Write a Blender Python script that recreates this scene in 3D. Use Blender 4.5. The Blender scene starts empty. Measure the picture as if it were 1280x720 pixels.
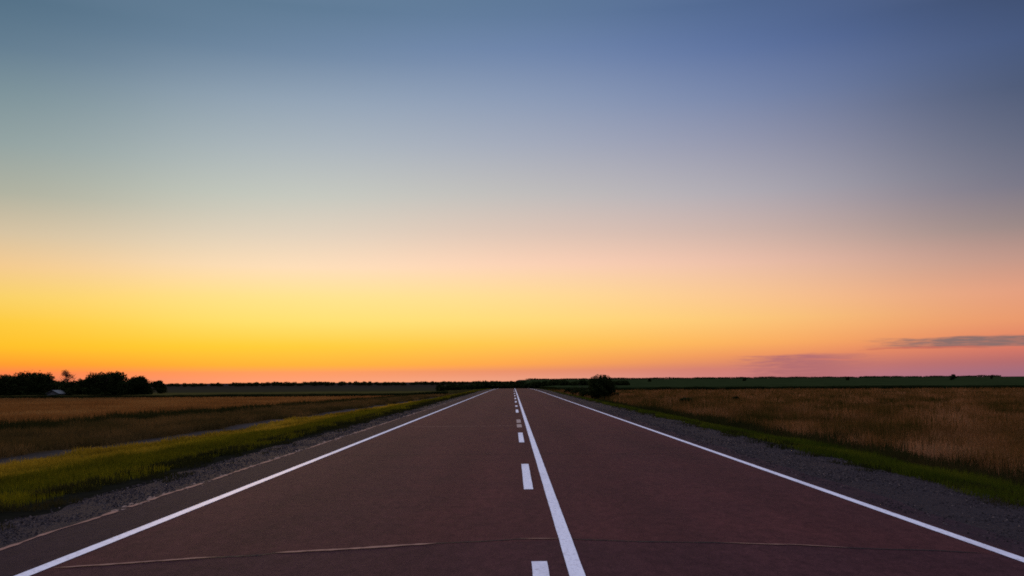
import bpy, math, random
import numpy as np

RNG = np.random.default_rng(7)
random.seed(7)
C = bpy.context.scene.collection
F = 1067.0            # focal length of the photograph in its own pixels (30 mm on a 36 mm frame)
EYE = 1.4             # camera height over the carriageway
USE_HAZE = False


# ------------------------------------------------------------------ helpers
def lin(c):
    r = []
    for v in c:
        v /= 255.0
        r.append(v / 12.92 if v <= 0.04045 else ((v + 0.055) / 1.055) ** 2.4)
    return (r[0], r[1], r[2], 1.0)


def tag(o, label=None, cat=None, group=None, kind=None):
    if label: o["label"] = label
    if cat: o["category"] = cat
    if group: o["group"] = group
    if kind: o["kind"] = kind
    return o


def mesh_obj(name, verts, faces, mat, parent=None, smooth=False):
    me = bpy.data.meshes.new(name)
    me.from_pydata([tuple(v) for v in verts], [], faces)
    me.update()
    if smooth:
        me.polygons.foreach_set("use_smooth", [True] * len(me.polygons))
    for m in (mat if isinstance(mat, (list, tuple)) else [mat]):
        me.materials.append(m)
    o = bpy.data.objects.new(name, me)
    C.objects.link(o)
    if parent: o.parent = parent
    return o


def np_mesh(name, co, idx, counts, mat, parent=None, smooth=False):
    """co (n,3); idx flat loop indices; counts per polygon"""
    me = bpy.data.meshes.new(name)
    me.vertices.add(len(co))
    me.vertices.foreach_set("co", np.asarray(co, dtype=np.float32).ravel())
    me.loops.add(len(idx))
    me.loops.foreach_set("vertex_index", np.asarray(idx, dtype=np.int32))
    me.polygons.add(len(counts))
    st = np.concatenate([[0], np.cumsum(counts)[:-1]])
    me.polygons.foreach_set("loop_start", st.astype(np.int32))
    me.polygons.foreach_set("loop_total", np.asarray(counts, dtype=np.int32))
    if smooth:
        me.polygons.foreach_set("use_smooth", np.ones(len(counts), dtype=bool))
    me.update(calc_edges=True)
    me.validate()
    me.materials.append(mat)
    o = bpy.data.objects.new(name, me)
    C.objects.link(o)
    if parent: o.parent = parent
    return o


def empty(name, loc):
    o = bpy.data.objects.new(name, None)
    C.objects.link(o)
    o.location = loc
    return o


def sstep(a, b, x):
    t = np.clip((x - a) / (b - a), 0, 1)
    return t * t * (3 - 2 * t)


def vnoise(x, y, s, seed=0):
    """smooth value noise 0..1"""
    x = np.asarray(x, float) / s + seed * 17.3
    y = np.asarray(y, float) / s + seed * 9.7
    xi, yi = np.floor(x), np.floor(y)
    fx, fy = x - xi, y - yi
    fx = fx * fx * (3 - 2 * fx); fy = fy * fy * (3 - 2 * fy)

    def h(a, b):
        v = np.sin(a * 127.1 + b * 311.7 + seed * 53.1) * 43758.5453
        return v - np.floor(v)
    return (h(xi, yi) * (1 - fx) + h(xi + 1, yi) * fx) * (1 - fy) + (h(xi, yi + 1) * (1 - fx) + h(xi + 1, yi + 1) * fx) * fy


# ------------------------------------------------------------------ terrain
def z_road(y):
    y = np.asarray(y, float)
    return np.maximum(np.where(y > 110, -3.1e-5 * (y - 110) ** 2, 0.0), -4.6)


def z_ground(x, y):
    x = np.asarray(x, float); y = np.asarray(y, float)
    yy = np.maximum(y, 0)
    a = np.abs(x)
    side = sstep(-20, 20, x)                     # 0 left, 1 right
    toe = np.maximum(-0.6 - 0.0055 * yy, -4.6)
    pl_l = np.maximum(-0.8 - 0.008 * yy, -5.2)
    pl_r = np.maximum(-0.95 - 0.005 * yy, -3.0)
    pl = pl_l * (1 - side) + pl_r * side
    pl = pl + sstep(1200, 4500, yy) * (7.0 + 6.0 * side)
    z0 = z_road(y) - 0.06
    outer = np.where(x < 0, 13.0, 10.5)
    w1 = sstep(0, 1, (a - 5.0) / (outer - 5.0))
    z = z0 * (1 - w1) + toe * w1
    w2 = sstep(13, 32, a)
    z = z * (1 - w2) + pl * w2
    rough = sstep(6.0, 9.0, a)
    z = z + rough * ((vnoise(x, y, 5.0, 1) - .5) * 0.16 + (vnoise(x, y, 1.4, 2) - .5) * 0.08)
    z = z + sstep(40, 120, a) * (vnoise(x, y, 90.0, 3) - .5) * 0.5 * sstep(40, 150, yy)
    return z


def at_x(px, Y):
    """world X that shows at photo column px at depth Y"""
    return (px - 641.0) / F * Y


def gp(px, py):
    """photo pixel on the carriageway -> world x, y (camera roll undone)"""
    dx, dy = px - 641.0, py - 477.0
    t = math.radians(.4)
    u = dx * math.cos(t) - dy * math.sin(t); v = dy * math.cos(t) + dx * math.sin(t)
    Y = F * EYE / v
    return (u / F * Y, Y)


J = [gp(*q) for q in ((68, 707), (140, 703), (270, 695), (325, 693), (345, 690), (430, 686), (545, 679), (600, 677), (650, 674), (700, 674), (800, 677), (905, 678), (1000, 680), (1060, 683), (1180, 686), (1230, 689))]
JP = [float(q) for q in np.polyfit([q[0] for q in J], [q[1] for q in J], 2)]


# ------------------------------------------------------------------ materials
class N:
    def __init__(self, name):
        self.m = bpy.data.materials.new(name)
        self.m.use_nodes = True
        self.t = self.m.node_tree
        self.t.nodes.clear()
        self.out = self.add("ShaderNodeOutputMaterial")

    def add(self, typ, **kw):
        n = self.t.nodes.new(typ)
        for k, v in kw.items(): setattr(n, k, v)
        return n

    def link(self, a, b): self.t.links.new(a, b)

    def pos(self, scale=(1, 1, 1)):
        g = self.add("ShaderNodeNewGeometry")
        mp = self.add("ShaderNodeMapping")
        mp.inputs["Scale"].default_value = scale
        self.link(g.outputs["Position"], mp.inputs["Vector"])
        return mp.outputs["Vector"]

    def noise(self, scale, detail=4, vec=None, rough=.55):
        n = self.add("ShaderNodeTexNoise")
        n.inputs["Scale"].default_value = scale
        n.inputs["Detail"].default_value = detail
        n.inputs["Roughness"].default_value = rough
        self.link(vec if vec is not None else self.pos(), n.inputs["Vector"])
        return n.outputs["Fac"]

    def math(self, op, a, b=None, c=None, clamp=False):
        n = self.add("ShaderNodeMath", operation=op, use_clamp=clamp)
        for i, v in enumerate((a, b, c)):
            if v is None: continue
            if isinstance(v, (int, float)): n.inputs[i].default_value = v
            else: self.link(v, n.inputs[i])
        return n.outputs[0]

    def ramp(self, fac, stops, interp="LINEAR"):
        n = self.add("ShaderNodeValToRGB")
        n.color_ramp.interpolation = interp
        el = n.color_ramp.elements
        while len(el) < len(stops): el.new(.5)
        for e, (p, c) in zip(el, stops):
            e.position = p
        for e, (p, c) in zip(el, stops):
            e.color = c if len(c) == 4 else (*c, 1)
        self.link(fac, n.inputs["Fac"])
        return n.outputs["Color"]

    def mix(self, fac, a, b, blend="MIX"):
        n = self.add("ShaderNodeMix", data_type="RGBA", blend_type=blend)
        if isinstance(fac, (int, float)): n.inputs[0].default_value = fac
        else: self.link(fac, n.inputs[0])
        for v, i in ((a, 6), (b, 7)):
            if isinstance(v, tuple): n.inputs[i].default_value = v if len(v) == 4 else (*v, 1)
            else: self.link(v, n.inputs[i])
        return n.outputs[2]

    def maprange(self, v, a, b, c=0, d=1, smooth=False):
        n = self.add("ShaderNodeMapRange")
        if smooth: n.interpolation_type = "SMOOTHSTEP"
        self.link(v, n.inputs[0])
        for i, q in enumerate((a, b, c, d)): n.inputs[i + 1].default_value = q
        return n.outputs[0]

    def bsdf(self, color, rough=.9, spec=.3, bump=None, strength=.4, dist=.02, sheen=0):
        b = self.add("ShaderNodeBsdfPrincipled")
        if isinstance(color, tuple): b.inputs["Base Color"].default_value = color if len(color) == 4 else (*color, 1)
        else: self.link(color, b.inputs["Base Color"])
        if isinstance(rough, (int, float)): b.inputs["Roughness"].default_value = rough
        else: self.link(rough, b.inputs["Roughness"])
        b.inputs["Specular IOR Level"].default_value = spec
        if bump is not None:
            bn = self.add("ShaderNodeBump")
            bn.inputs["Strength"].default_value = strength
            bn.inputs["Distance"].default_value = dist
            self.link(bump, bn.inputs["Height"])
            self.link(bn.outputs[0], b.inputs["Normal"])
        self.link(b.outputs[0], self.out.inputs["Surface"])
        return self.m

    def blade(self, color, trans=.45, rough=.6):
        b = self.add("ShaderNodeBsdfDiffuse")
        t = self.add("ShaderNodeBsdfTranslucent")
        mx = self.add("ShaderNodeMixShader")
        mx.inputs[0].default_value = trans
        self.link(color, b.inputs[0]); self.link(color, t.inputs[0])
        self.link(b.outputs[0], mx.inputs[1]); self.link(t.outputs[0], mx.inputs[2])
        self.link(mx.outputs[0], self.out.inputs["Surface"])
        return self.m


def mat_asphalt():
    n = N("red_asphalt")
    g = n.add("ShaderNodeNewGeometry")
    sep = n.add("ShaderNodeSeparateXYZ"); n.link(g.outputs["Position"], sep.inputs[0])
    stretch = n.pos((1, .12, 1))
    big = n.noise(.35, 3, stretch)
    mid = n.noise(1.6, 5, n.pos((1, .5, 1)))
    fine = n.noise(45, 5, n.pos(), .75)
    grit = n.noise(9, 6, n.pos((1, .55, 1)), .7)
    col = n.ramp(big, [(.3, ASPH_A), (.7, ASPH_B)])
    col = n.mix(n.maprange(mid, .35, .7), col, n.mix(1.0, col, (.80, .86, .90), "MULTIPLY"))
    # older slab this side of the transverse joint
    jx = n.math("ADD", n.math("MULTIPLY", n.math("ADD", n.math("MULTIPLY", sep.outputs["X"], JP[0]), JP[1]), sep.outputs["X"]), JP[2])
    col = n.mix(n.maprange(n.math("SUBTRACT", sep.outputs["Y"], jx), -.02, .02, 1, 0), col, n.mix(1.0, col, (.82, .92, 1.02), "MULTIPLY"))
    # paved shoulder left of the edge line: greyer, less worn
    shl = n.maprange(sep.outputs["X"], -3.68, -3.60, 1, 0)
    col = n.mix(shl, col, n.mix(.8, col, (.022, .017, .022)))
    col = n.mix(n.maprange(sep.outputs["X"], 4.02, 4.10), col, n.mix(.8, col, (.030, .022, .027)))
    # wheel tracks polished darker
    wt = n.math("ABSOLUTE", n.math("SUBTRACT", n.math("ABSOLUTE", n.math("SUBTRACT", sep.outputs["X"], 2.2)), .85))
    tr = n.maprange(wt, .15, .5, .35, 0, True)
    wt2 = n.math("ABSOLUTE", n.math("SUBTRACT", n.math("ABSOLUTE", n.math("ADD", sep.outputs["X"], 1.65)), .85))
    tr2 = n.maprange(wt2, .15, .5, .35, 0, True)
    trk = n.math("ADD", tr, tr2, clamp=True)
    col = n.mix(trk, col, n.mix(1.0, col, (.82, .80, .80), "MULTIPLY"))
    col = n.mix(n.maprange(grit, .38, .66, 0, 1), n.mix(1.0, col, (.80, .80, .82), "MULTIPLY"), n.mix(1.0, col, (1.18, 1.16, 1.14), "MULTIPLY"))
    col = n.mix(n.maprange(fine, .34, .70, 0, .62), n.mix(1.0, col, (.7, .7, .7), "MULTIPLY"), n.mix(1.0, col, (1.9, 1.8, 1.8), "MULTIPLY"))
    return n.bsdf(col, .95, .03, fine, .6, .006)


ASPH_A = (.090, .0300, .0285)
ASPH_B = (.061, .0242, .0238)


def mat_paint():
    n = N("road_paint")
    w = n.noise(26, 8, n.pos(), .78)
    w2 = n.noise(3, 4, n.pos((1, .3, 1)))
    col = n.mix(n.maprange(w, .53, .63, 0, .85), (.84, .82, .86, 1), (.30, .25, .27, 1))
    col = n.mix(n.maprange(w2, .5, .75, 0, .45), col, (.45, .42, .46, 1))
    return n.bsdf(col, .6, .3, w, .3, .003)


def mat_old_paint():
    n = N("worn_paint")
    w = n.noise(30, 4, n.pos())
    col = n.mix(n.maprange(w, .4, .65), (.50, .38, .32, 1), (.16, .10, .09, 1))
    return n.bsdf(col, .8, .2)


def mat_gravel():
    n = N("grey_gravel")
    a = n.noise(28, 6, n.pos(), .7)
    v = n.add("ShaderNodeTexVoronoi"); v.inputs["Scale"].default_value = 38
    n.link(n.pos(), v.inputs["Vector"])
    b = n.noise(.9, 4, n.pos((1, .35, 1)))
    col = n.ramp(a, [(.3, (.014, .010, .011)), (.55, (.036, .027, .028)), (.8, (.10, .082, .078))])
    col = n.mix(n.maprange(b, .4, .7, 0, .6), col, (.030, .025, .028, 1))
    h = n.math("ADD", n.math("MULTIPLY", v.outputs["Distance"], -1.0), a)
    return n.bsdf(col, .95, .04, h, .5, .02)


def mat_ground():
    n = N("roadside_ground")
    g = n.add("ShaderNodeNewGeometry")
    sep = n.add("ShaderNodeSeparateXYZ"); n.link(g.outputs["Position"], sep.inputs[0])
    X, Y = sep.outputs["X"], sep.outputs["Y"]
    wob = n.math("MULTIPLY", n.math("SUBTRACT", n.noise(.22, 4, n.pos()), .5), 3.0)
    wob2 = n.math("MULTIPLY", n.math("SUBTRACT", n.noise(2.5, 3, n.pos()), .5), .7)
    xw = n.math("ADD", X, n.math("ADD", n.math("MULTIPLY", wob, .35), wob2))
    t = n.maprange(xw, -60, 60)

    def p(x): return (x + 60) / 120.0
    soil = (.030, .026, .016); grs = (.060, .068, .012); gdry = (.120, .085, .022)
    stops = [(0, (.20, .095, .028)), (p(-31), (.19, .088, .028)), (p(-27), (.050, .034, .012)),
             (p(-22), (.060, .040, .016)), (p(-15.6), (.110, .062, .024)), (p(-14.7), (.030, .022, .014)),
             (p(-14.4), (.070, .058, .056)), (p(-13.5), (.075, .062, .060)), (p(-13.2), gdry), (p(-9), grs), (p(-6.8), (.014, .016, .007)), (p(-5.5), (.016, .015, .011)),
             (p(0), (.05, .045, .045)), (p(5.8), (.055, .048, .046)), (p(6.5), grs), (p(8.0), (.030, .034, .010)),
             (p(10.5), (.020, .018, .008)), (p(13), (.085, .048, .020)), (p(34), (.130, .068, .024)), (1, (.115, .066, .020))]
    col = n.ramp(t, stops)
    # mottling of the fields
    m1 = n.noise(.06, 5, n.pos((1, .35, 1)))
    m2 = n.noise(.5, 5, n.pos((1, .6, 1)))
    m3 = n.noise(9, 4, n.pos())
    col = n.mix(n.maprange(m1, .35, .68, 0, .55), col, n.mix(1.0, col, (.62, .66, .55), "MULTIPLY"))
    col = n.mix(n.maprange(m2, .35, .7, 0, .7), col, n.mix(1.0, col, (.68, .66, .6), "MULTIPLY"))
    col = n.mix(n.maprange(m3, .3, .75), n.mix(1.0, col, (.62, .62, .62), "MULTIPLY"), n.mix(1.0, col, (1.35, 1.3, 1.25), "MULTIPLY"))
    # far side of the left field: a ploughed strip beyond the crop, then distant pasture
    far = n.maprange(n.math("ADD", Y, n.math("MULTIPLY", wob, 3.0)), 506, 516)
    fcol = n.ramp(n.maprange(Y, 510, 3400), [(0, (.036, .032, .014)), (.25, (.032, .026, .018)), (.3, (.028, .022, .014)), (1, (.030, .024, .026))])
    col = n.mix(far, col, fcol)
    return n.bsdf(col, 1.0, 0.0, m3, .35, .05)


def mat_blades(name, stops, scale=.6, trans=.45, fine=14):
    n = N(name)
    a = n.noise(scale, 4, n.pos((1, .45, 1)))
    b = n.noise(fine, 2, n.pos())
    f = n.math("ADD", n.math("MULTIPLY", a, .72), n.math("MULTIPLY", b, .28))
    col = n.ramp(f, stops)
    return n.blade(col, trans)


def mat_simple(name, a, b, scale=3, rough=.9, spec=.15, bump=.3):
    n = N(name)
    f = n.noise(scale, 5, n.pos())
    return n.bsdf(n.ramp(f, [(.3, a), (.7, b)]), rough, spec, f, bump, .03)


M_ASPH = mat_asphalt(); M_PAINT = mat_paint(); M_OLD = mat_old_paint(); M_GRAV = mat_gravel(); M_GROUND = mat_ground()
def mat_verge():
    n = N("verge_grass")
    g = n.add("ShaderNodeNewGeometry")
    sep = n.add("ShaderNodeSeparateXYZ"); n.link(g.outputs["Position"], sep.inputs[0])
    a = n.noise(.45, 4, n.pos((1, .30, 1))); b = n.noise(14, 2, n.pos())
    drift = n.math("MULTIPLY", n.math("SUBTRACT", n.noise(.2, 4, n.pos((1, .3, 1))), .5), 9.0)
    f = n.math("ADD", n.math("MULTIPLY", a, .6), n.math("MULTIPLY", b, .4))
    green = n.ramp(f, [(.36, (.040, .040, .003)), (.5, (.115, .105, .006)), (.66, (.26, .21, .008))])
    dry = n.ramp(f, [(.38, (.12, .075, .008)), (.5, (.36, .23, .016)), (.64, (.62, .36, .04))])
    k = n.maprange(n.math("ADD", sep.outputs["X"], drift), -11.6, -8.2, 1, 0, True)
    return n.blade(n.mix(k, green, dry), .4)


M_VERGE = mat_verge()
M_VERGE_R = mat_blades("verge_grass_dark", [(.34, (.022, .034, .004)), (.5, (.055, .075, .006)), (.66, (.11, .11, .010))], .5)
M_DRY = mat_blades("dry_tall_grass", [(.37, (.018, .028, .004)), (.46, (.085, .052, .012)), (.55, (.22, .095, .030)), (.66, (.46, .22, .10))], .33, .35)
M_BANK = mat_blades("bank_weeds", [(.34, (.030, .030, .009)), (.48, (.085, .055, .018)), (.62, (.17, .095, .032)), (.72, (.20, .12, .05))], .3)
M_STUB = mat_blades("ripe_grain", [(.36, (.15, .068, .020)), (.5, (.26, .115, .032)), (.66, (.36, .19, .06))], .1)
M_DARKW = mat_blades("dark_weeds_and_shade", [(.36, (.018, .022, .006)), (.55, (.040, .036, .010)), (.7, (.07, .045, .015))], .4, .25)
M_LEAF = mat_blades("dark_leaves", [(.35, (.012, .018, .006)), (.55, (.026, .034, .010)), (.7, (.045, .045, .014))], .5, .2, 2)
M_BARK = mat_simple("bark", (.05, .035, .028), (.09, .065, .05), 6)
M_CROPL = mat_blades("crop_leaves_olive", [(.35, (.040, .034, .010)), (.6, (.070, .058, .016)), (.75, (.09, .08, .02))], .05, .03, 1)
M_CROPR = mat_blades("crop_leaves_green", [(.35, (.015, .023, .008)), (.6, (.028, .038, .013)), (.75, (.045, .050, .018))], .03, .03, 1)


# ------------------------------------------------------------------ ground and road
def strip_axis(lo, hi, dense_lo, dense_hi, step, ratio):
    a = list(np.arange(dense_lo, dense_hi + 1e-6, step))
    v, s = dense_hi, step
    up = []
    while v < hi:
        s *= ratio; v += s; up.append(min(v, hi))
    v, s = dense_lo, step
    dn = []
    while v > lo:
        s *= ratio; v -= s; dn.append(max(v, lo))
    return np.array(dn[::-1] + a + up)


def grid_faces(nx, ny):
    i, j = np.meshgrid(np.arange(nx - 1), np.arange(ny - 1), indexing="ij")
    a = (i * ny + j).ravel()
    return np.stack([a, a + ny, a + ny + 1, a + 1], 1)


def sheet(name, xs, ys, zf, mat, smooth=True, edge_noise=None):
    XX, YY = np.meshgrid(xs, ys, indexing="ij")
    if edge_noise is not None: XX = edge_noise(XX, YY)
    ZZ = zf(XX, YY)
    co = np.stack([XX.ravel(), YY.ravel(), ZZ.ravel()], 1)
    f = grid_faces(len(xs), len(ys))
    return np_mesh(name, co, f.ravel(), np.full(len(f), 4), mat, smooth=smooth)


gx = strip_axis(-6500, 6500, -40, 40, .5, 1.09)
gy = strip_axis(-60, 6500, -8, 110, .5, 1.035)
tag(sheet("ground", gx, gy, z_ground, M_GROUND), kind="structure")

ROAD_Y = np.concatenate([np.arange(-25, 5, .5), np.arange(5, 40, .12), np.arange(40, 60, .5), np.arange(60, 700, 2.0)])


def road_edge(XX, YY):
    XX = XX.copy()
    XX[0] += (vnoise(YY[0], YY[0] * 0, .7, 4) - .5) * .05 + (vnoise(YY[0], YY[0] * 0, .2, 5) - .5) * .03
    XX[-1] += (vnoise(YY[-1], YY[-1] * 0, .9, 6) - .5) * .20
    return XX


def z_carr(x, y):
    return z_road(y) - 0.006 * np.abs(x - .3) + 0.002


road = sheet("road", np.array([-4.5, -4.2, -3.5, -2.5, -1.5, -.5, .3, 1.2, 2.2, 3.2, 4.0, 4.4]), ROAD_Y, z_carr, M_ASPH, edge_noise=road_edge)
tag(road, kind="structure")


def shoulder_edge_l(XX, YY):
    XX = XX.copy()
    XX[0] += (vnoise(YY[0], YY[0] * 0, 2.5, 8) - .5) * .25 + (vnoise(YY[0], YY[0] * 0, .6, 9) - .5) * .25
    return XX


def shoulder_edge_r(XX, YY):
    XX = XX.copy()
    XX[-1] += (vnoise(YY[-1], YY[-1] * 0, 1.5, 10) - .5) * .5 + (vnoise(YY[-1], YY[-1] * 0, .4, 11) - .5) * .2
    return XX


def z_shoulder(x, y):
    a = np.abs(x)
    return z_road(y) - 0.035 - .03 * np.clip(a - 4.2, 0, 3) + (vnoise(x, y, .25, 12) - .5) * .012


def z_shoulder_l(x, y):
    z = z_shoulder(x, y)
    return np.maximum(z, z_ground(x, y) + .006)


for nm, xs, e in (("gravel_shoulder", np.array([-5.4, -5.2, -5.0, -4.8, -4.6, -4.4, -4.2]), shoulder_edge_l),
                  ("gravel_shoulder", np.array([4.15, 4.4, 4.65, 4.9, 5.15, 5.4, 5.65, 5.9, 6.1]), shoulder_edge_r)):
    tag(sheet(nm, xs, ROAD_Y, z_shoulder_l, M_GRAV, edge_noise=e), kind="structure")


# painted markings: parts of the road
def marking(name, xc, w, y0, y1, mat, wob=.0015, lift=.004):
    ys = np.arange(y0, y1 + .01, .25) if y1 - y0 < 80 else np.concatenate([np.arange(y0, 80, .25), np.arange(80, y1, 2.)])
    ys = np.unique(np.append(ys, y1))
    l, r = [], []
    vs = []
    for i, y in enumerate(ys):
        xx = xc(y) if callable(xc) else xc
        a = xx - w / 2 + random.uniform(-wob, wob); b = xx + w / 2 + random.uniform(-wob, wob)
        vs += [(a, y, float(z_carr(a, y)) + lift), (b, y, float(z_carr(b, y)) + lift)]
    fs = [(2 * i, 2 * i + 1, 2 * i + 3, 2 * i + 2) for i in range(len(ys) - 1)]
    return mesh_obj(name, vs, fs, mat, road)


marking("edge_line", -3.66, .115, -20, 330, M_PAINT)
marking("edge_line", 3.97, .105, -20, 330, M_PAINT)
marking("centre_line", .455, .115, -20, 330, M_PAINT)
for i, (a, b) in enumerate([(-18, -15), (-8.2, -5.1), (3.4, 6.62), (11.05, 14.45), (19.6, 23.3), (38.4, 42.6), (47.3, 50.0), (57, 61),
                            (68, 73), (82, 87), (98, 104), (118, 124), (140, 147)]):
    marking("lane_dash", .195, .12, a, b, M_PAINT)
for a, b in [(26.0, 27.9), (28.9, 31.4)]:
    tag(marking("lane_dash", .195, .15, a, b, M_OLD), "short worn tan dash of old paint")


# transverse joints with sand and sealant in them: parts of the road
def joint(name, pts, w, mat, lift=.0035, seed=1, step=.05):
    rs = random.Random(seed)
    vs = []
    P = []
    for (x0, y0), (x1, y1) in zip(pts, pts[1:]):
        k = max(2, int(math.hypot(x1 - x0, y1 - y0) / step))
        for i in range(k): P.append((x0 + (x1 - x0) * i / k, y0 + (y1 - y0) * i / k))
    P.append(pts[-1])
    dr = 0
    for i, (x, y) in enumerate(P):
        dr = dr * .9 + rs.uniform(-.006, .006)
        e = min(1, i / 3, (len(P) - 1 - i) / 3) * .8 + .2
        ww = w * e * rs.uniform(.55, 1.15)
        vs += [(x, y + dr - ww / 2, float(z_carr(x, y)) + lift), (x, y + dr + ww / 2, float(z_carr(x, y)) + lift)]
    fs = [(2 * i, 2 * i + 2, 2 * i + 3, 2 * i + 1) for i in range(len(P) - 1)]
    return mesh_obj(name, vs, fs, mat, road)


M_SEAL = mat_simple("sandy_joint", (.32, .17, .12), (.22, .11, .08), 9)
M_CRACK = mat_simple("dark_crack", (.010, .007, .008), (.025, .016, .016), 9)


joint("joint_crack", J, .040, M_CRACK, .003, 3)
joint("joint_seam", [J[0], J[1], J[2]], .055, M_SEAL, .0065, 4)
joint("joint_seam", [J[4], J[5], J[6]], .075, M_SEAL, .0065, 5)
joint("joint_seam", [J[8], J[9]], .03, M_SEAL, .0065, 6)
joint("joint_seam", [J[11], J[12], J[13]], .03, M_SEAL, .0065, 7)
_r = random.Random(77)
for _a, _b in ((5.5, 9.6), (9.9, 12.2), (12.6, 17.5), (18.5, 22), (24, 33), (36, 44)):
    _k = int((_b - _a) / .12)
    _P = [(-4.47 + (vnoise(q, 0., .7, 4) - .5) * .05, q) for q in np.linspace(_a, _b, _k)]
    _V = []
    for _x, _y in _P:
        _w = .028 * _r.uniform(.2, 1.5)
        _V += [(_x - _w, _y, float(z_carr(_x, _y)) + .004), (_x + _w, _y, float(z_carr(_x, _y)) + .004)]
    mesh_obj("sandy_edge", _V, [(2 * i, 2 * i + 1, 2 * i + 3, 2 * i + 2) for i in range(_k - 1)], M_SEAL, road)
joint("joint_seam", [(-3.3, 27.2), (-1.2, 27.0), (.2, 27.1)], .10, M_SEAL, .0035, 8)
joint("joint_crack", [(-3.5, 16.6), (3.9, 16.4)], .03, M_CRACK, .003, 9)
joint("joint_crack", [(-3.5, 46.6), (3.9, 46.4)], .06, M_CRACK, .003, 10)


# ------------------------------------------------------------------ grasses
def blades(name, x, y, h, w, mat, lean=.35, lift=0.0, zf=z_ground, seg_bend=.6):
    n = len(x)
    z = zf(x, y) + lift - .02
    ang = RNG.uniform(0, math.tau, n)
    dx, dy = np.cos(ang), np.sin(ang)
    la = RNG.uniform(0, math.tau, n); lm = np.abs(RNG.normal(0, lean, n)) * h
    lx, ly = np.cos(la) * lm, np.sin(la) * lm
    h2 = h * np.sqrt(np.clip(1 - (lm / h) ** 2 * .5, .3, 1))
    base = np.stack([x, y, z], 1)
    wd = np.stack([dx * w / 2, dy * w / 2, np.zeros(n)], 1)
    mid = base + np.stack([lx * .35, ly * .35, h2 * .55], 1)
    tip = base + np.stack([lx, ly, h2], 1)
    co = np.stack([base - wd, base + wd, mid + wd * .75, mid - wd * .75, tip], 1).reshape(-1, 3)
    k = np.arange(n) * 5
    idx = np.stack([k, k + 1, k + 2, k + 3, k + 3, k + 2, k + 4], 1).ravel()
    cnt = np.tile([4, 3], n)
    return np_mesh(name, co, idx, cnt, mat)


def scatter(n, x0, x1, y0, y1, bias=2.0, clump=None, seed=0, thr=.0):
    """more points near the camera (small y)"""
    u = RNG.random(n * 2)
    y = y0 * (y1 / y0) ** (u ** (1 / bias if bias > 1 else 1))
    x = RNG.uniform(x0, x1, n * 2)
    if clump:
        keep = vnoise(x, y, clump, seed) > thr + RNG.normal(0, .12, n * 2)
        x, y = x[keep], y[keep]
    return x[:n], y[:n]


def wfar(y, w0, px=.9):
    """blades are bunched wider with distance so that a tuft stays about a pixel wide"""
    return np.maximum(w0, px * y / 850.0 * .75)


def verge(name, x0, x1, y0, y1, n, h, mat, label, cat, w0=.007, clump=.6, thr=.2, ragged=.5, lean=.35, bias=1.0, seed=20):
    x, y = scatter(n, x0, x1, y0, y1, bias, clump, seed, thr)
    edge = ragged * (vnoise(y, y * 0, 1.6, seed + 1) - .5)
    lo, hi = x0 + ragged / 2, x1 - ragged / 2
    k = (x > lo + edge) & (x < hi + edge)
    x, y = x[k], y[k]
    hh = h * (.45 + .9 * vnoise(x, y, 1.1, seed + 2)) * RNG.uniform(.55, 1.25, len(x))
    o = blades(name, x, y, hh, wfar(y, w0) * RNG.uniform(.7, 1.3, len(x)), mat, lean)
    return tag(o, label, cat, kind="stuff")


verge("verge_grass", -13.6, -5.7, 7, 235, 170000, .17, M_VERGE, "yellow green mown grass on the bank left of the road", "grass", seed=20)
verge("verge_grass", 5.7, 8.6, 7, 235, 90000, .17, M_VERGE_R, "green grass strip along the gravel shoulder right of the road", "grass", seed=30)
verge("bank_weeds", -24.5, -14.5, 12, 200, 110000, .42, M_BANK, "brown weedy grass between the worn track and the grain field", "weeds", w0=.012, seed=40, lean=.3)
verge("dark_weeds_and_shade", -28.5, -23.0, 18, 230, 45000, .6, M_DARKW, "dark band of weeds along the near edge of the grain field", "weeds", w0=.02, seed=50, lean=.25)
verge("dark_weeds_and_shade", 8.0, 11.8, 9, 230, 42000, .38, M_DARKW, "dark low weeds in the ditch right of the road", "weeds", w0=.012, seed=60, lean=.3, ragged=1.0)
def edge_tufts(x0, x1, side_in, n, mat, label, seed):
    y = 6.5 * (120 / 6.5) ** RNG.random(n)
    u = RNG.random(n) ** 2.2                       # thins out towards the road
    x = side_in + (x1 - x0) * u * (1 if side_in == x0 else -1)
    k = vnoise(x, y, .45, seed) > .28 + .45 * u
    x, y, u = x[k], y[k], u[k]
    o = blades("verge_weeds", x, y, .10 * (1.2 - .6 * u) * RNG.uniform(.4, 1.3, len(x)), wfar(y, .007) * RNG.uniform(.6, 1.2, len(x)), mat, .6, lift=.03)
    tag(o, label, "weeds", kind="stuff")


edge_tufts(-6.3, -5.05, -6.3, 50000, M_DARKW, "dark weeds creeping from the left bank onto the gravel", 24)
edge_tufts(5.5, 6.5, 6.5, 30000, M_DARKW, "dark weeds creeping onto the gravel right of the road", 25)
# near-black blades added in place of the shade on both crop fronts
for (xa, xb, Y, hh, lab) in ((-175, -19, 247, 1.05, "dark strip of blades added as the shaded front of the olive crop"), (17, 330, 327, 1.5, "dark strip of blades added as the shaded front of the green crop")):
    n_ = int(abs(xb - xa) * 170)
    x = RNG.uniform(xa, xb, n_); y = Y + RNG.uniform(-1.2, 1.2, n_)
    tag(blades("dark_weeds_and_shade", x, y, hh * (.7 + .5 * vnoise(x, y, 6, 91)) * RNG.uniform(.6, 1.1, n_), RNG.uniform(.12, .3, n_), M_LEAF, .2), lab, "weeds", kind="stuff")
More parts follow.
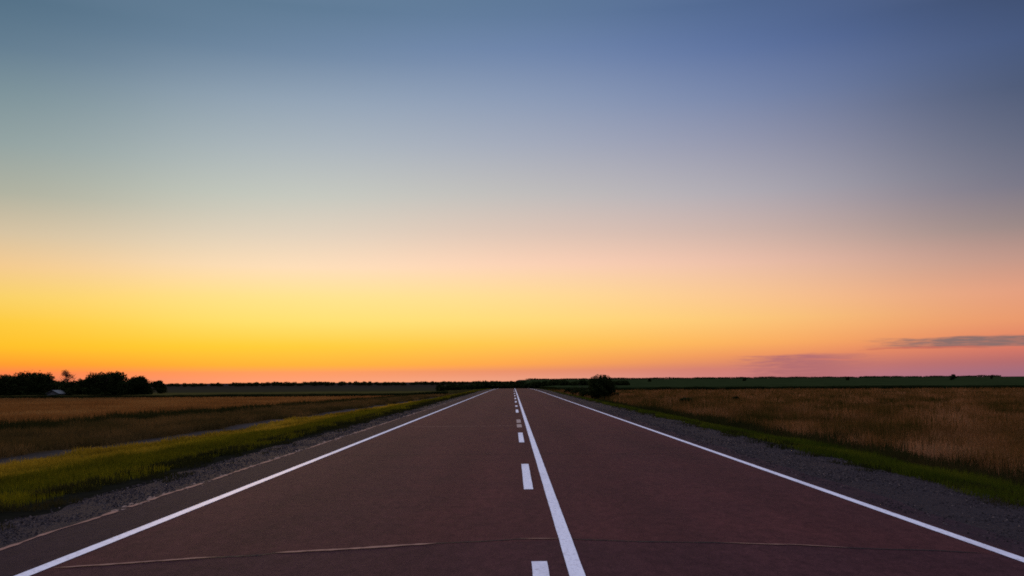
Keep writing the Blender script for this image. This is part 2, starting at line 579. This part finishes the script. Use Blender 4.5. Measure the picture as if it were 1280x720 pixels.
# ripe grain: depth sampled evenly in screen height
x, y = scatter(130000, -1, 1, 30, 247, 1.0)
x = -27.5 - (x + 1) / 2 * (y * .62 + 8)
k = RNG.random(len(x)) < 1.0
h = .55 * RNG.uniform(.6, 1.1, len(x))
tag(blades("ripe_grain", x, y, h, wfar(y, .015, .9), M_STUB, .25), "ripe brown grain standing in the field left of the road", "grain field", kind="stuff")
# tall dry grass on the right
x, y = scatter(230000, 0, 1, 11, 315, 1.0, None)
x = 10.2 + x * (y * .62 + 12)
k = (vnoise(x, y, 3.2, 71) + .5 * vnoise(x, y, 9, 72)) > .52
x, y = x[k], y[k]
h = (.35 + .75 * vnoise(x, y, 4.0, 73)) * RNG.uniform(.6, 1.15, len(x))
tag(blades("tall_dry_grass", x, y, h, wfar(y, .010, .8), M_DRY, .3), "tall reddish brown dry grass filling the field right of the road", "dry grass", kind="stuff")


def stones(x0, x1, n, label, seed):
    nr = np.random.default_rng(seed)
    y = 5.0 * (45 / 5.0) ** nr.random(n)
    x = nr.uniform(x0, x1, n)
    k = vnoise(x, y, .5, seed) + nr.normal(0, .2, n) > .45
    x, y = x[k], y[k]; n = len(x)
    z = np.maximum(z_shoulder_l(x, y), np.where((x > -4.5) & (x < 4.4), z_carr(x, y), -9))
    sz = nr.uniform(.003, .011, n) * (1 + y / 30)
    a0 = nr.uniform(0, 6.28, n)
    V = []
    for q in range(4):
        a = a0 + q * math.pi / 2 + nr.uniform(-.3, .3, n)
        rr = sz * nr.uniform(.7, 1.3, n)
        V.append(np.stack([x + np.cos(a) * rr, y + np.sin(a) * rr, z - .004], 1))
    for q in range(4):
        a = a0 + q * math.pi / 2 + nr.uniform(-.4, .4, n)
        rr = sz * nr.uniform(.3, .8, n)
        V.append(np.stack([x + np.cos(a) * rr, y + np.sin(a) * rr, z + sz * nr.uniform(.4, .9, n)], 1))
    co = np.stack(V, 1).reshape(-1, 3)
    b = (np.arange(n) * 8)[:, None]
    f = np.concatenate([b + np.array([[q, (q + 1) % 4, 4 + (q + 1) % 4, 4 + q]]) for q in range(4)] + [b + np.array([[4, 5, 6, 7]])], 0)
    m = N("loose_stone")
    isl = m.add("ShaderNodeNewGeometry")
    c = m.ramp(isl.outputs["Random Per Island"], [(0, (.010, .008, .008)), (.6, (.034, .026, .027)), (.88, (.070, .054, .052)), (1, (.16, .12, .10))])
    m.bsdf(c, .95, .05)
    tag(np_mesh("gravel", co, f.ravel(), np.full(len(f), 4), m.m), label, "gravel", kind="stuff")


stones(-5.5, -4.62, 14000, "loose grey stones lying on the left shoulder", 61)
stones(4.15, 6.2, 22000, "loose grey stones lying on the right shoulder", 62)


# loose tan stones and chips where the left shoulder breaks away
def chips():
    vs, fs = [], []
    rs = random.Random(5)
    y = 6.0
    while y < 75:
        y += rs.expovariate(1 / .05) * (1 + y / 30)
        if vnoise(y, 0., 1.3, 31) < .42: continue
        x = -4.50 + rs.gauss(0, .045) + (vnoise(y, 0., .7, 4) - .5) * .05
        s = rs.uniform(.008, .026) * (1 + y / 60)
        z = float(z_carr(x, y))
        b = len(vs)
        k = rs.choice((5, 6, 7)); a0 = rs.random() * 6
        r = [rs.uniform(.6, 1.2) for _ in range(k)]
        for q in range(k):
            a = a0 + q * math.tau / k
            vs.append((x + math.cos(a) * s * r[q], y + math.sin(a) * s * r[q] * 1.8, z - .01))
        for q in range(k):
            a = a0 + q * math.tau / k
            vs.append((x + math.cos(a) * s * r[q] * .6, y + math.sin(a) * s * r[q] * 1.1, z + s * .15))
        fs.append(tuple(range(b + k, b + 2 * k)))
        for q in range(k): fs.append((b + q, b + (q + 1) % k, b + k + (q + 1) % k, b + k + q))
    o = mesh_obj("gravel_chips", vs, fs, mat_simple("tan_stone", (.40, .27, .20), (.22, .14, .11), 20))
    tag(o, "loose tan stone chips along the broken edge of the left shoulder", "gravel", kind="stuff")


chips()


# ------------------------------------------------------------------ crops in the distance
def crop(name, xs, y0, y1, h, mat, label, ny=90, zoff=0, front=16000, xr=None):
    ys = y0 + (y1 - y0) * (np.linspace(0, 1, ny) ** 2.2)
    def zf(x, y): return z_ground(x, y) + h + (vnoise(x, y, 2.5, 81) - .5) * h * .18 + (vnoise(x, y, 45, 82) - .5) * h * .25
    XX, YY = np.meshgrid(xs, ys, indexing="ij")
    YY = YY + (vnoise(XX, YY * 0, 12, 83) - .5) * 3 * (YY < y0 + 1)
    ZZ = zf(XX, YY)
    ZZ[:, 0] -= h * .12
    top = np.stack([XX.ravel(), YY.ravel(), ZZ.ravel()], 1)
    f = grid_faces(len(xs), len(ys))
    nx, nyy = len(xs), len(ys)
    # front wall
    b0 = len(top)
    fx, fy = XX[:, 0], YY[:, 0] + .25
    bot = np.stack([fx, fy, z_ground(fx, fy) - .3], 1)
    i = np.arange(nx - 1)
    fw = np.stack([b0 + i, b0 + i + 1, (i + 1) * nyy, i * nyy], 1)
    # wall facing the road
    ix = int(np.argmin(np.abs(xs)))
    rx, ry = XX[ix], YY[ix]
    b1 = b0 + nx
    bot2 = np.stack([rx, ry, z_ground(rx, ry) - .3], 1)
    j = np.arange(nyy - 1)
    fr = np.stack([b1 + j, b1 + j + 1, ix * nyy + j + 1, ix * nyy + j], 1)
    co = np.concatenate([top, bot, bot2])
    ff = np.concatenate([f, fw, fr])
    # plants standing out of the front rows and the canopy
    n = front
    x = RNG.uniform(xs.min(), min(xs.max(), 420) if xs.max() > 0 else xs.max(), n)
    if xs.min() < -1: x = RNG.uniform(max(xs.min(), -300), xs.max(), n)
    y = y0 + RNG.exponential(12, n)
    hh = h * RNG.uniform(.75, 1.25, n)
    w = RNG.uniform(.10, .28, n)
    z = z_ground(x, y); a = RNG.uniform(0, math.tau, n)
    wx, wy = np.cos(a) * w, np.sin(a) * w
    v = np.stack([np.stack([x - wx, y - wy, z], 1), np.stack([x + wx, y + wy, z], 1), np.stack([x + wx * .3 + RNG.normal(0, .15, n), y + wy * .3, z + hh], 1)], 1).reshape(-1, 3)
    k0 = len(co)
    idx = np.concatenate([ff.ravel(), k0 + np.arange(3 * n)])
    cnt = np.concatenate([np.full(len(ff), 4), np.full(n, 3)])
    o = np_mesh(name, np.concatenate([co, v]), idx, cnt, mat)
    return tag(o, label, "crop field", kind="stuff")


crop("bean_crop", -np.concatenate([np.arange(19, 320, 1.5), np.geomspace(320, 900, 20)])[::-1], 249, 520, .95, M_CROPL,
     "low olive crop with a dark front edge behind the grain field", zoff=0)
crop("corn_crop", np.concatenate([np.arange(18, 420, 1.5), np.geomspace(420, 4200, 60)]), 330, 3200, 1.5, M_CROPR,
     "dark green crop reaching to the horizon right of the road", ny=140)


# ------------------------------------------------------------------ trees, shrubs
def tube(P, R, sides=6):
    vs, fs = [], []
    for i, (p, r) in enumerate(zip(P, R)):
        for k in range(sides):
            a = k * math.tau / sides
            vs.append((p[0] + math.cos(a) * r, p[1] + math.sin(a) * r, p[2]))
    for i in range(len(P) - 1):
        for k in range(sides):
            fs.append((i * sides + k, i * sides + (k + 1) % sides, (i + 1) * sides + (k + 1) % sides, (i + 1) * sides + k))
    return vs, fs


def limbs(rs, H, spread, r0, n=8, first=.25, twigs=3):
    V, Fc = [], []
    def addt(P, R, s=6):
        v, f = tube(P, R, s)
        b = len(V); V.extend(v); Fc.extend([tuple(q + b for q in ff) for ff in f])
    lean = (rs.uniform(-.05, .05) * H, rs.uniform(-.05, .05) * H)
    trunk = [(lean[0] * t, lean[1] * t, H * .85 * t - .3 * (t == 0)) for t in (0, .15, .35, .6, .8, 1)]
    addt(trunk, [r0 * 1.35, r0, r0 * .8, r0 * .55, r0 * .32, r0 * .08], 8)
    for i in range(n):
        t = first + (1 - first) * (i + rs.random()) / n * .9
        a = rs.uniform(0, math.tau)
        L = spread * (1 - .45 * t) * rs.uniform(.7, 1.05)
        z0 = H * .85 * t
        b0 = (lean[0] * t, lean[1] * t, z0)
        b1 = (b0[0] + math.cos(a) * L * .5, b0[1] + math.sin(a) * L * .5, z0 + L * .35)
        b2 = (b0[0] + math.cos(a) * L, b0[1] + math.sin(a) * L, z0 + L * rs.uniform(.6, .95))
        rr = r0 * .42 * (1 - .5 * t)
        addt([b0, b1, b2], [rr, rr * .6, rr * .12], 5)
        for q in range(twigs):
            s = rs.uniform(.35, .95)
            c = [b1[j] + (b2[j] - b1[j]) * s for j in range(3)]
            a2 = a + rs.uniform(-1.1, 1.1); l2 = L * rs.uniform(.25, .5)
            addt([c, (c[0] + math.cos(a2) * l2 * .6, c[1] + math.sin(a2) * l2 * .6, c[2] + l2 * .7),
                  (c[0] + math.cos(a2) * l2, c[1] + math.sin(a2) * l2, c[2] + l2 * 1.2)], [rr * .4, rr * .25, rr * .06], 4)
    return V, Fc


def crown_mesh(rs, W, H, z0, D=None, lumps=16, leaves=3500, leaf=.3, flat=False):
    """leaf-sized faces through the volume of several uneven lumps"""
    D = D or W
    nr = np.random.default_rng(rs.randrange(1 << 30))
    L = []
    for i in range(lumps):
        a = rs.uniform(0, math.tau); r = math.sqrt(rs.random()) * .36
        tz = rs.random()
        shrink = 1 - .55 * tz ** 2
        L.append((math.cos(a) * r * W * shrink, math.sin(a) * r * D * shrink, z0 + (H - z0) * (.16 + .66 * tz),
                  W * rs.uniform(.13, .23), (H - z0) * rs.uniform(.12, .20)))
    c = np.array(L)
    n = leaves
    pick = nr.integers(0, lumps, n)
    d = nr.normal(size=(n, 3)); d /= np.linalg.norm(d, axis=1)[:, None]
    rad = nr.random(n) ** .45 * (1 + .25 * nr.random(n) * (nr.random(n) < .2))
    p = np.stack([c[pick, 0] + d[:, 0] * c[pick, 3] * rad, c[pick, 1] + d[:, 1] * c[pick, 3] * rad, c[pick, 2] + d[:, 2] * c[pick, 4] * rad], 1)
    p[:, 2] = np.maximum(p[:, 2], .05)
    u = nr.normal(size=(n, 3)); u /= np.linalg.norm(u, axis=1)[:, None]
    v = np.cross(u, nr.normal(size=(n, 3))); v /= np.linalg.norm(v, axis=1)[:, None]
    s = leaf * nr.uniform(.5, 1.2, n)[:, None]
    co = np.stack([p - u * s, p + v * s * .5, p + u * s, p - v * s * .5], 1).reshape(-1, 3)
    return co, np.arange(4 * n), np.full(n, 4)


def dome_mesh(rs, W, H, leaves, leaf):
    nr = np.random.default_rng(rs.randrange(1 << 30))
    d = nr.normal(size=(leaves, 3)); d /= np.linalg.norm(d, axis=1)[:, None]
    az_ = np.arctan2(d[:, 1], d[:, 0])
    bump = .84 + .17 * np.sin(az_ * 3 + 1.3) * np.cos(d[:, 2] * 4 + .6) + .13 * np.sin(az_ * 7 + d[:, 2] * 9)
    r = nr.random(leaves) ** .4 * bump * (1 + .10 * nr.random(leaves))
    p = np.stack([d[:, 0] * r * W / 2, d[:, 1] * r * W / 2, H * .5 + d[:, 2] * r * H * .54], 1)
    p[:, 2] = np.maximum(p[:, 2], .03)
    u = nr.normal(size=(leaves, 3)); u /= np.linalg.norm(u, axis=1)[:, None]
    v = np.cross(u, nr.normal(size=(leaves, 3))); v /= np.linalg.norm(v, axis=1)[:, None]
    s_ = leaf * nr.uniform(.5, 1.2, leaves)[:, None]
    co = np.stack([p - u * s_, p + v * s_ * .5, p + u * s_, p - v * s_ * .5], 1).reshape(-1, 3)
    return co, np.arange(4 * leaves), np.full(leaves, 4)


def tree(name, px, Y, H, W, label, cat="tree", z0=.12, leaves=3500, leaf=.3, group=None, seed=0, lumps=16, bare=False, D=None, leafmat=None, dx=0, dome=False):
    rs = random.Random(seed * 31 + int(px))
    X = at_x(px, Y) + dx
    root = empty(name, (X, Y, float(z_ground(X, Y))))
    tag(root, label, cat, group)
    V, Fc = limbs(rs, H * .93, W * (.42 if not bare else .48), max(.03, H * .022), n=8 if not bare else 13, first=.2 if not bare else .3, twigs=3 if not bare else 6)
    mesh_obj("trunk", V, Fc, M_BARK, root)
    if leaves:
        co, idx, cnt = dome_mesh(rs, W, H, leaves, leaf) if dome else crown_mesh(rs, W, H, z0 * H, D, lumps, leaves, leaf)
        np_mesh("crown", co, idx, cnt, leafmat or M_LEAF, root)
    return root


G = "trees around the farmstead"
tree("low_shrub", 66, 247.5, 1.3, 7.5, "low dark shrub hiding the foot of the pale shed", "shrub", seed=41, leaves=2500, leaf=.16, lumps=22, z0=-.1, D=1.5)
#      px   Y    H    W   seed lumps leaves label
farm = [(-14, 262, 7.6, 7.0, "broad dark tree cut by the left edge of the picture"),
        (10, 256, 7.0, 6.5, "level topped dark tree at the left end of the farmstead row"),
        (28, 259, 8.0, 6.2, "dark round tree rising highest left of the pale shed"),
        (45, 255, 7.3, 6.0, "dark tree between the round one and the pale shed"),
        (58, 263, 7.5, 5.5, "dark tree directly behind the pale shed"),
        (74, 258, 5.2, 6.0, "low dark tree right of the pale shed"),
        (93, 257, 5.0, 5.4, "low dark tree under the bare reddish tree"),
        (106, 259, 5.9, 4.5, "thin dark tree at the left foot of the broad one"),
        (124, 256, 7.6, 7.2, "broad dark tree with sky showing through its left side"),
        (143, 259, 7.7, 7.2, "broadest dark dome shaped tree right of the bare one"),
        (158, 256, 5.4, 4.8, "low dark tree in the dip between the dome and the end tree"),
        (173, 258, 6.3, 6.0, "rounded dark tree at the right end of the farmstead row")]
for i, (px, Y, H, W, lab) in enumerate(farm):
    tree("broadleaf_tree", px, Y, H * 1.10, W * 1.5, lab, group=G, seed=i + 1, leaves=13000, leaf=.32, lumps=56, z0=-.15, D=W)
tree("bare_tree", 84, 266, 9.0, 6.2, "nearly bare reddish tree standing above the farmstead row", seed=40, leaves=1500, leaf=.16, bare=True, z0=.5, group=G,
     leafmat=mat_simple("russet_leaves", (.10, .04, .025), (.16, .06, .03), 2))
tree("broadleaf_tree", 197, 420, 8.0, 10.5, "smaller hazy tree beyond the end of the farmstead row", seed=50, leaves=2600, leaf=.5, z0=.02, group=G)

tree("round_bush", 752, 108, 3.35, 3.6, "round dark bush at the right roadside far ahead", "bush", seed=61, leaves=17000, leaf=.10, dome=True)
SG = "low scrub beside the round bush"
for i, (px, Y, H, W, lab) in enumerate([(737, 128, 2.0, 4.0, "low dark shrub touching the left side of the round bush"),
                                        (724, 150, 1.9, 4.2, "low dark shrub second left of the round bush"),
                                        (711, 186, 1.7, 3.6, "low dark shrub farthest from the round bush toward the road crest"),
                                        (771, 140, .8, 1.6, "small dark shrub just right of the round bush")]):
    tree("low_shrub", px, Y, H, W, lab, "shrub", group=SG, seed=70 + i, leaves=3500, leaf=.12, lumps=16, z0=.0)
FG = "lone weeds standing in the right field"
for i, (px, Y, H, W, lab) in enumerate([(920, 105, .8, 1.5, "small dark bush standing alone in the dry grass field"),
                                        (858, 78, .9, 2.0, "dark shrub where the dry grass meets the green verge")]):
    tree("low_shrub", px, Y, H, W, lab, "shrub", group=FG, seed=80 + i, leaves=2600, leaf=.09, lumps=14, z0=.0)

HG = "lone trees on the right horizon"
for i, (px, Y, H, W, lab) in enumerate([(1192, 1500, 11, 13, "larger dark lone tree on the right horizon"),
                                        (1240, 1700, 9, 6, "thin lone tree right of the larger one on the horizon"),
                                        (1060, 1700, 8, 9, "small lone tree on the horizon below the low grey cloud"),
                                        (931, 1700, 8, 8, "small lone tree on the horizon halfway between bush and frame edge"),
                                        (812, 1700, 8, 10, "small flat lone tree on the horizon right of the round bush")]):
    tree("horizon_tree", px, Y, H + 1.5, W, lab, "tree", group=HG, seed=90 + i, leaves=900, leaf=1.3, lumps=10, z0=.0)


# far woods that read as one mass
def woods(name, x0, x1, Y, H, label, n=9000, leaf=1.6, dense=9, depth=60, amp=.5, seed=100):
    nr = np.random.default_rng(seed)
    k = int((x1 - x0) / dense)
    cx = np.linspace(x0, x1, k) + nr.uniform(-dense, dense, k) * .6; cy = Y + nr.uniform(0, depth, k)
    hh = H * (1 - amp / 2 + amp * vnoise(cx, cy * 0, 70, seed)) * nr.uniform(.75, 1.12, k)
    cr = dense * nr.uniform(.9, 1.8, k)
    pk = nr.integers(0, k, n)
    d = nr.normal(size=(n, 3)); d /= np.linalg.norm(d, axis=1)[:, None]
    r = nr.random(n) ** .4
    z = z_ground(cx[pk], cy[pk]) + hh[pk] * (.48 + .52 * d[:, 2] * r)
    p = np.stack([cx[pk] + d[:, 0] * cr[pk] * r, cy[pk] + d[:, 1] * cr[pk] * r, z], 1)
    u = nr.normal(size=(n, 3)); u /= np.linalg.norm(u, axis=1)[:, None]
    v = np.cross(u, nr.normal(size=(n, 3))); v /= np.linalg.norm(v, axis=1)[:, None]
    s = leaf * nr.uniform(.6, 1.2, n)[:, None]
    co = np.stack([p - u * s, p + v * s * .6, p + u * s, p - v * s * .6], 1).reshape(-1, 3)
    o = np_mesh(name, co, np.arange(4 * n), np.full(n, 4), M_LEAF)
    return tag(o, label, "woods", kind="stuff")


woods("distant_woods", -1150, 20, 1700, 8.0, "thin dark line of woods along the far left horizon", 44000, 1.5, 5, 500, .35, 101)
woods("distant_woods", -50, 75, 560, 5.3, "dark woods behind the crest of the road", 26000, .8, 2.5, 50, .2, 102)
woods("distant_woods", 70, 1900, 3300, 6.5, "faint low woods along the far right horizon", 16000, 2.4, 22, 120, .5, 104)


# ------------------------------------------------------------------ farm shed
def shed():
    px, Y = 65.5, 250.6
    X = at_x(px, Y); z = float(z_ground(X, Y))
    r = empty("farm_shed", (X, Y, z))
    tag(r, "small pale gabled shed standing in front of the farmstead trees", "shed")
    w, d, h, g = 1.7, 2.2, 1.5, 2.4
    t = .0
    V = [(-w, 0, -.3), (w, 0, -.3), (w, 0, h), (0, 0, g), (-w, 0, h), (-w, 2 * d, -.3), (w, 2 * d, -.3), (w, 2 * d, h), (0, 2 * d, g), (-w, 2 * d, h)]
    Fc = [(0, 1, 2, 3, 4), (5, 9, 8, 7, 6), (0, 4, 9, 5), (1, 6, 7, 2), (0, 5, 6, 1), (4, 3, 8, 9), (3, 2, 7, 8)]
    mw = mat_simple("pale_boards", (.07, .07, .062), (.11, .11, .095), 3)
    mesh_obj("wall", V, Fc, mw, r)
    for s in (-1, 1):
        o = .25
        a = (0, g + .06); b = (s * (w + .3), h - .3 * (g - h) / w + .06)
        vs = []
        for yy in (-o, 2 * d + o):
            vs += [(a[0], yy, a[1]), (b[0], yy, b[1]), (b[0], yy, b[1] + .09), (a[0], yy, a[1] + .09)]
        mesh_obj("roof", vs, [(0, 1, 2, 3), (7, 6, 5, 4), (0, 4, 5, 1), (1, 5, 6, 2), (2, 6, 7, 3), (3, 7, 4, 0)], mat_simple("tin_roof", (.07, .075, .07), (.11, .112, .10), 2, .6, .4), r)
    md = mat_simple("shed_door", (.12, .11, .10), (.18, .17, .15), 4)
    vs = [(-.55, -.05, 0), (.55, -.05, 0), (.55, -.05, 1.5), (-.55, -.05, 1.5), (-.55, -.004, 0), (.55, -.004, 0), (.55, -.004, 1.5), (-.55, -.004, 1.5)]
    mesh_obj("door", vs, [(0, 1, 2, 3), (0, 4, 5, 1), (1, 5, 6, 2), (2, 6, 7, 3), (3, 7, 4, 0), (4, 7, 6, 5)], md, r)


shed()

# ------------------------------------------------------------------ world: dusk sky
w = bpy.data.worlds.new("World")
bpy.context.scene.world = w
w.use_nodes = True
nt = w.node_tree
nt.nodes.clear()


class W(N):
    def __init__(self):
        self.t = nt
        self.out = nt.nodes.new("ShaderNodeOutputWorld")


s = W()
tc = s.add("ShaderNodeTexCoord")
sp = s.add("ShaderNodeSeparateXYZ"); s.link(tc.outputs["Generated"], sp.inputs[0])
elev = s.math("MULTIPLY", s.math("ARCSINE", sp.outputs["Z"]), 180 / math.pi)
azi = s.math("MULTIPLY", s.math("ARCTAN2", sp.outputs["X"], sp.outputs["Y"]), 180 / math.pi)
EMAX = 60.0
COLS = {
    60: [(0, (78, 108, 130)), (60, (92, 120, 140)), (120, (118, 142, 150)), (180, (140, 158, 158)), (240, (168, 172, 156)), (290, (208, 190, 158)), (330, (238, 198, 140)),
         (370, (244, 205, 98)), (400, (246, 198, 56)), (430, (246, 188, 40)), (452, (250, 150, 48)), (463, (244, 122, 74)), (473, (228, 124, 94))],
    320: [(0, (90, 120, 145)), (60, (110, 136, 162)), (120, (146, 165, 182)), (180, (171, 184, 190)), (240, (195, 202, 193)), (290, (223, 212, 192)), (330, (248, 223, 188)),
          (370, (254, 226, 140)), (400, (253, 222, 112)), (430, (250, 202, 58)), (456, (252, 174, 56)), (464, (240, 150, 98)), (474, (240, 154, 112))],
    640: [(0, (92, 120, 152)), (60, (112, 135, 172)), (120, (140, 156, 183)), (180, (165, 172, 188)), (240, (192, 189, 187)), (290, (222, 197, 182)), (330, (252, 210, 182)),
          (370, (254, 220, 148)), (400, (253, 219, 122)), (430, (250, 197, 80)), (456, (252, 164, 78)), (465, (228, 142, 110)), (475, (238, 164, 132))],
    960: [(0, (74, 98, 142)), (60, (90, 112, 160)), (120, (117, 132, 170)), (180, (147, 150, 174)), (240, (175, 170, 180)), (290, (205, 178, 170)), (330, (236, 190, 168)),
          (370, (250, 196, 146)), (400, (252, 198, 122)), (430, (252, 176, 98)), (446, (236, 148, 98)), (460, (205, 124, 112)), (474, (198, 122, 130))],
    1220: [(0, (58, 74, 106)), (60, (66, 84, 122)), (120, (70, 84, 114)), (180, (90, 98, 122)), (240, (112, 112, 130)), (290, (146, 130, 130)), (330, (188, 146, 134)),
           (370, (224, 154, 126)), (405, (230, 148, 108)), (435, (218, 118, 100)), (455, (176, 104, 108)), (470, (156, 106, 124))],
}
ZEN = (.62, .66, .95, 1)          # unseen sky overhead, made brighter than dusk as fill for road and paint
cols = []
tfac = s.maprange(elev, 0, EMAX)
for px, st in COLS.items():
    r = math.hypot(F, px - 641)
    stops = [(0.0, lin(st[-1][1]))]
    for yv, c in st[::-1]:
        e = math.degrees(math.atan((477 - yv) / r))
        stops.append((max(.0005, e / EMAX), lin(c)))
    top = lin(st[0][1])
    stops.append((.55, tuple(top[i] * .6 + ZEN[i] * .4 for i in range(3)) + (1,)))
    stops.append((.8, ZEN))
    cols.append((math.degrees(math.atan((px - 641) / F)), s.ramp(tfac, stops)))
uf = s.math("MULTIPLY", s.math("TANGENT", s.math("MULTIPLY", s.math("MINIMUM", s.math("MAXIMUM", azi, -40.0), 40.0), math.pi / 180)), F / 305.0)


def bspl(c):
    t = s.math("ABSOLUTE", s.math("SUBTRACT", uf, float(c)))
    inner = s.math("SUBTRACT", .75, s.math("MULTIPLY", t, t))
    o = s.math("MAXIMUM", s.math("SUBTRACT", 1.5, t), 0.0)
    outer = s.math("MULTIPLY", s.math("MULTIPLY", o, o), .5)
    sw = s.math("LESS_THAN", t, .5)
    return s.math("ADD", s.math("MULTIPLY", inner, sw), s.math("MULTIPLY", outer, s.math("SUBTRACT", 1.0, sw)))


acc = None
for k, idx in ((-4, 0), (-3, 0), (-2, 0), (-1, 1), (0, 2), (1, 3), (2, 4), (3, 4), (4, 4)):
    vm = s.add("ShaderNodeVectorMath", operation="SCALE")
    s.link(cols[idx][1], vm.inputs[0]); s.link(bspl(k), vm.inputs["Scale"])
    if acc is None:
        acc = vm.outputs[0]
    else:
        va = s.add("ShaderNodeVectorMath", operation="ADD")
        s.link(acc, va.inputs[0]); s.link(vm.outputs[0], va.inputs[1]); acc = va.outputs[0]
# dusk behind the camera
back = s.ramp(tfac, [(0, lin((70, 66, 92))), (.12, lin((84, 80, 112))), (.3, lin((70, 82, 122))), (.55, (.22, .25, .38, 1)), (.8, ZEN)])
absaz = s.math("ABSOLUTE", s.math("ADD", azi, 10))
acc = s.mix(s.maprange(absaz, 45, 125, 0, 1, True), acc, back)
# low cloud bars on the right
cn = s.add("ShaderNodeCombineXYZ")
s.link(azi, cn.inputs[0]); s.link(s.math("MULTIPLY", elev, 9.0), cn.inputs[1])
cnoise = s.noise(.22, 5, cn.outputs[0], .55)
wisp = s.noise(.9, 4, cn.outputs[0], .6)


def bar(e0, e1, a0, a1, soft_e, soft_a, strength, colr, acc):
    nz = s.math("MULTIPLY", s.math("SUBTRACT", cnoise, .5), .55)
    e2 = s.math("ADD", elev, nz)
    lo = s.maprange(e2, e0 - soft_e, e0 + soft_e, 0, 1, True)
    hi = s.maprange(e2, e1 - soft_e, e1 + soft_e, 1, 0, True)
    az2 = s.math("ADD", azi, s.math("MULTIPLY", s.math("SUBTRACT", wisp, .5), 5.0))
    la = s.maprange(az2, a0 - soft_a, a0 + soft_a, 0, 1, True)
    lb = s.maprange(az2, a1 - soft_a, a1 + soft_a, 1, 0, True)
    m = s.math("MULTIPLY", s.math("MULTIPLY", lo, hi), s.math("MULTIPLY", la, lb))
    m = s.math("MULTIPLY", m, s.math("MULTIPLY", s.maprange(wisp, .25, .55, .55, 1), strength), clamp=True)
    return s.mix(m, acc, colr)


def el(px, y): return math.degrees(math.atan((477 - y - (px - 641) * .007) / math.hypot(F, px - 641)))
def az(px): return math.degrees(math.atan((px - 641) / F))


acc = bar(el(1230, 434), el(1230, 420), az(1128), 60, .09, 2.6, 1.0, lin((136, 108, 106)), acc)
acc = bar(el(1150, 437), el(1150, 434), az(1100), az(1230), .05, 1.5, .75, lin((195, 105, 92)), acc)
acc = bar(el(1000, 472), el(1000, 443), az(950), az(1065), .10, 2.2, .95, lin((176, 108, 112)), acc)
acc = bar(el(1040, 451), el(1040, 448), az(1010), az(1070), .05, 1.0, .4, lin((225, 125, 100)), acc)
acc = bar(el(860, 474), el(860, 461), az(835), az(960), .10, 3.0, .35, lin((205, 122, 112)), acc)
# below the horizon: dark ground
acc = s.mix(s.maprange(elev, -1.5, -.2), (.03, .025, .02, 1), acc)
sky = s.add("ShaderNodeTexSky")
sky.sky_type = "NISHITA"
sky.sun_disc = False
sky.sun_elevation = math.radians(1.0)
sky.sun_rotation = math.radians(-18)
bg1 = s.add("ShaderNodeBackground"); s.link(acc, bg1.inputs[0]); bg1.inputs[1].default_value = 1.0
bg2 = s.add("ShaderNodeBackground"); s.link(sky.outputs[0], bg2.inputs[0]); bg2.inputs[1].default_value = 0.006
ad = s.add("ShaderNodeAddShader")
s.link(bg1.outputs[0], ad.inputs[0]); s.link(bg2.outputs[0], ad.inputs[1])
s.link(ad.outputs[0], s.out.inputs["Surface"])

# afterglow of the sun that has just set, low on the left
sd = bpy.data.lights.new("sun", "SUN")
sd.energy = .8
sd.angle = math.radians(12)
sd.color = (1.0, .62, .32)
so = bpy.data.objects.new("sun", sd)
C.objects.link(so)
se, sa = math.radians(4.5), math.radians(-18)
from mathutils import Vector
dirv = Vector((math.sin(sa) * math.cos(se), math.cos(sa) * math.cos(se), math.sin(se)))
so.rotation_euler = dirv.to_track_quat("Z", "Y").to_euler()
so.location = (0, 0, 50)

# ------------------------------------------------------------------ haze
if USE_HAZE:
    x0, x1, y0, y1, z0, z1 = -7200, 7200, -120, 7200, -9, 34
    V = [(x, y, z) for x in (x0, x1) for y in (y0, y1) for z in (z0, z1)]
    Fc = [(0, 1, 3, 2), (4, 6, 7, 5), (0, 4, 5, 1), (2, 3, 7, 6), (0, 2, 6, 4), (1, 5, 7, 3)]
    hz = N("haze_air")
    pv = hz.add("ShaderNodeVolumePrincipled")
    pv.inputs["Color"].default_value = (.92, .86, .90, 1)
    pv.inputs["Density"].default_value = .00012
    pv.inputs["Anisotropy"].default_value = .2
    hz.link(pv.outputs[0], hz.out.inputs["Volume"])
    o = mesh_obj("haze", V, Fc, hz.m)
    tag(o, "thin evening haze over the plain", "haze", kind="stuff")

# ------------------------------------------------------------------ camera
cam = bpy.data.cameras.new("camera")
cam.sensor_width = 36
cam.lens = 30.0
cam.shift_y = 117 / 1280
cam.shift_x = -1 / 1280
cam.clip_end = 30000
co_ = bpy.data.objects.new("camera", cam)
C.objects.link(co_)
co_.location = (0, 0, EYE)
co_.rotation_euler = (math.radians(90), math.radians(.4), 0)
sc = bpy.context.scene
sc.camera = co_
sc.view_settings.view_transform = "Standard"
sc.view_settings.look = "None"
sc.view_settings.gamma = 1
sc.view_settings.exposure = 0
sc.cycles.filter_width = 1.8
sc.cycles.use_denoising = False
sc.cycles.volume_bounces = 0
sc.cycles.sample_clamp_indirect = 2.0
sc.cycles.sample_clamp_direct = 4.0
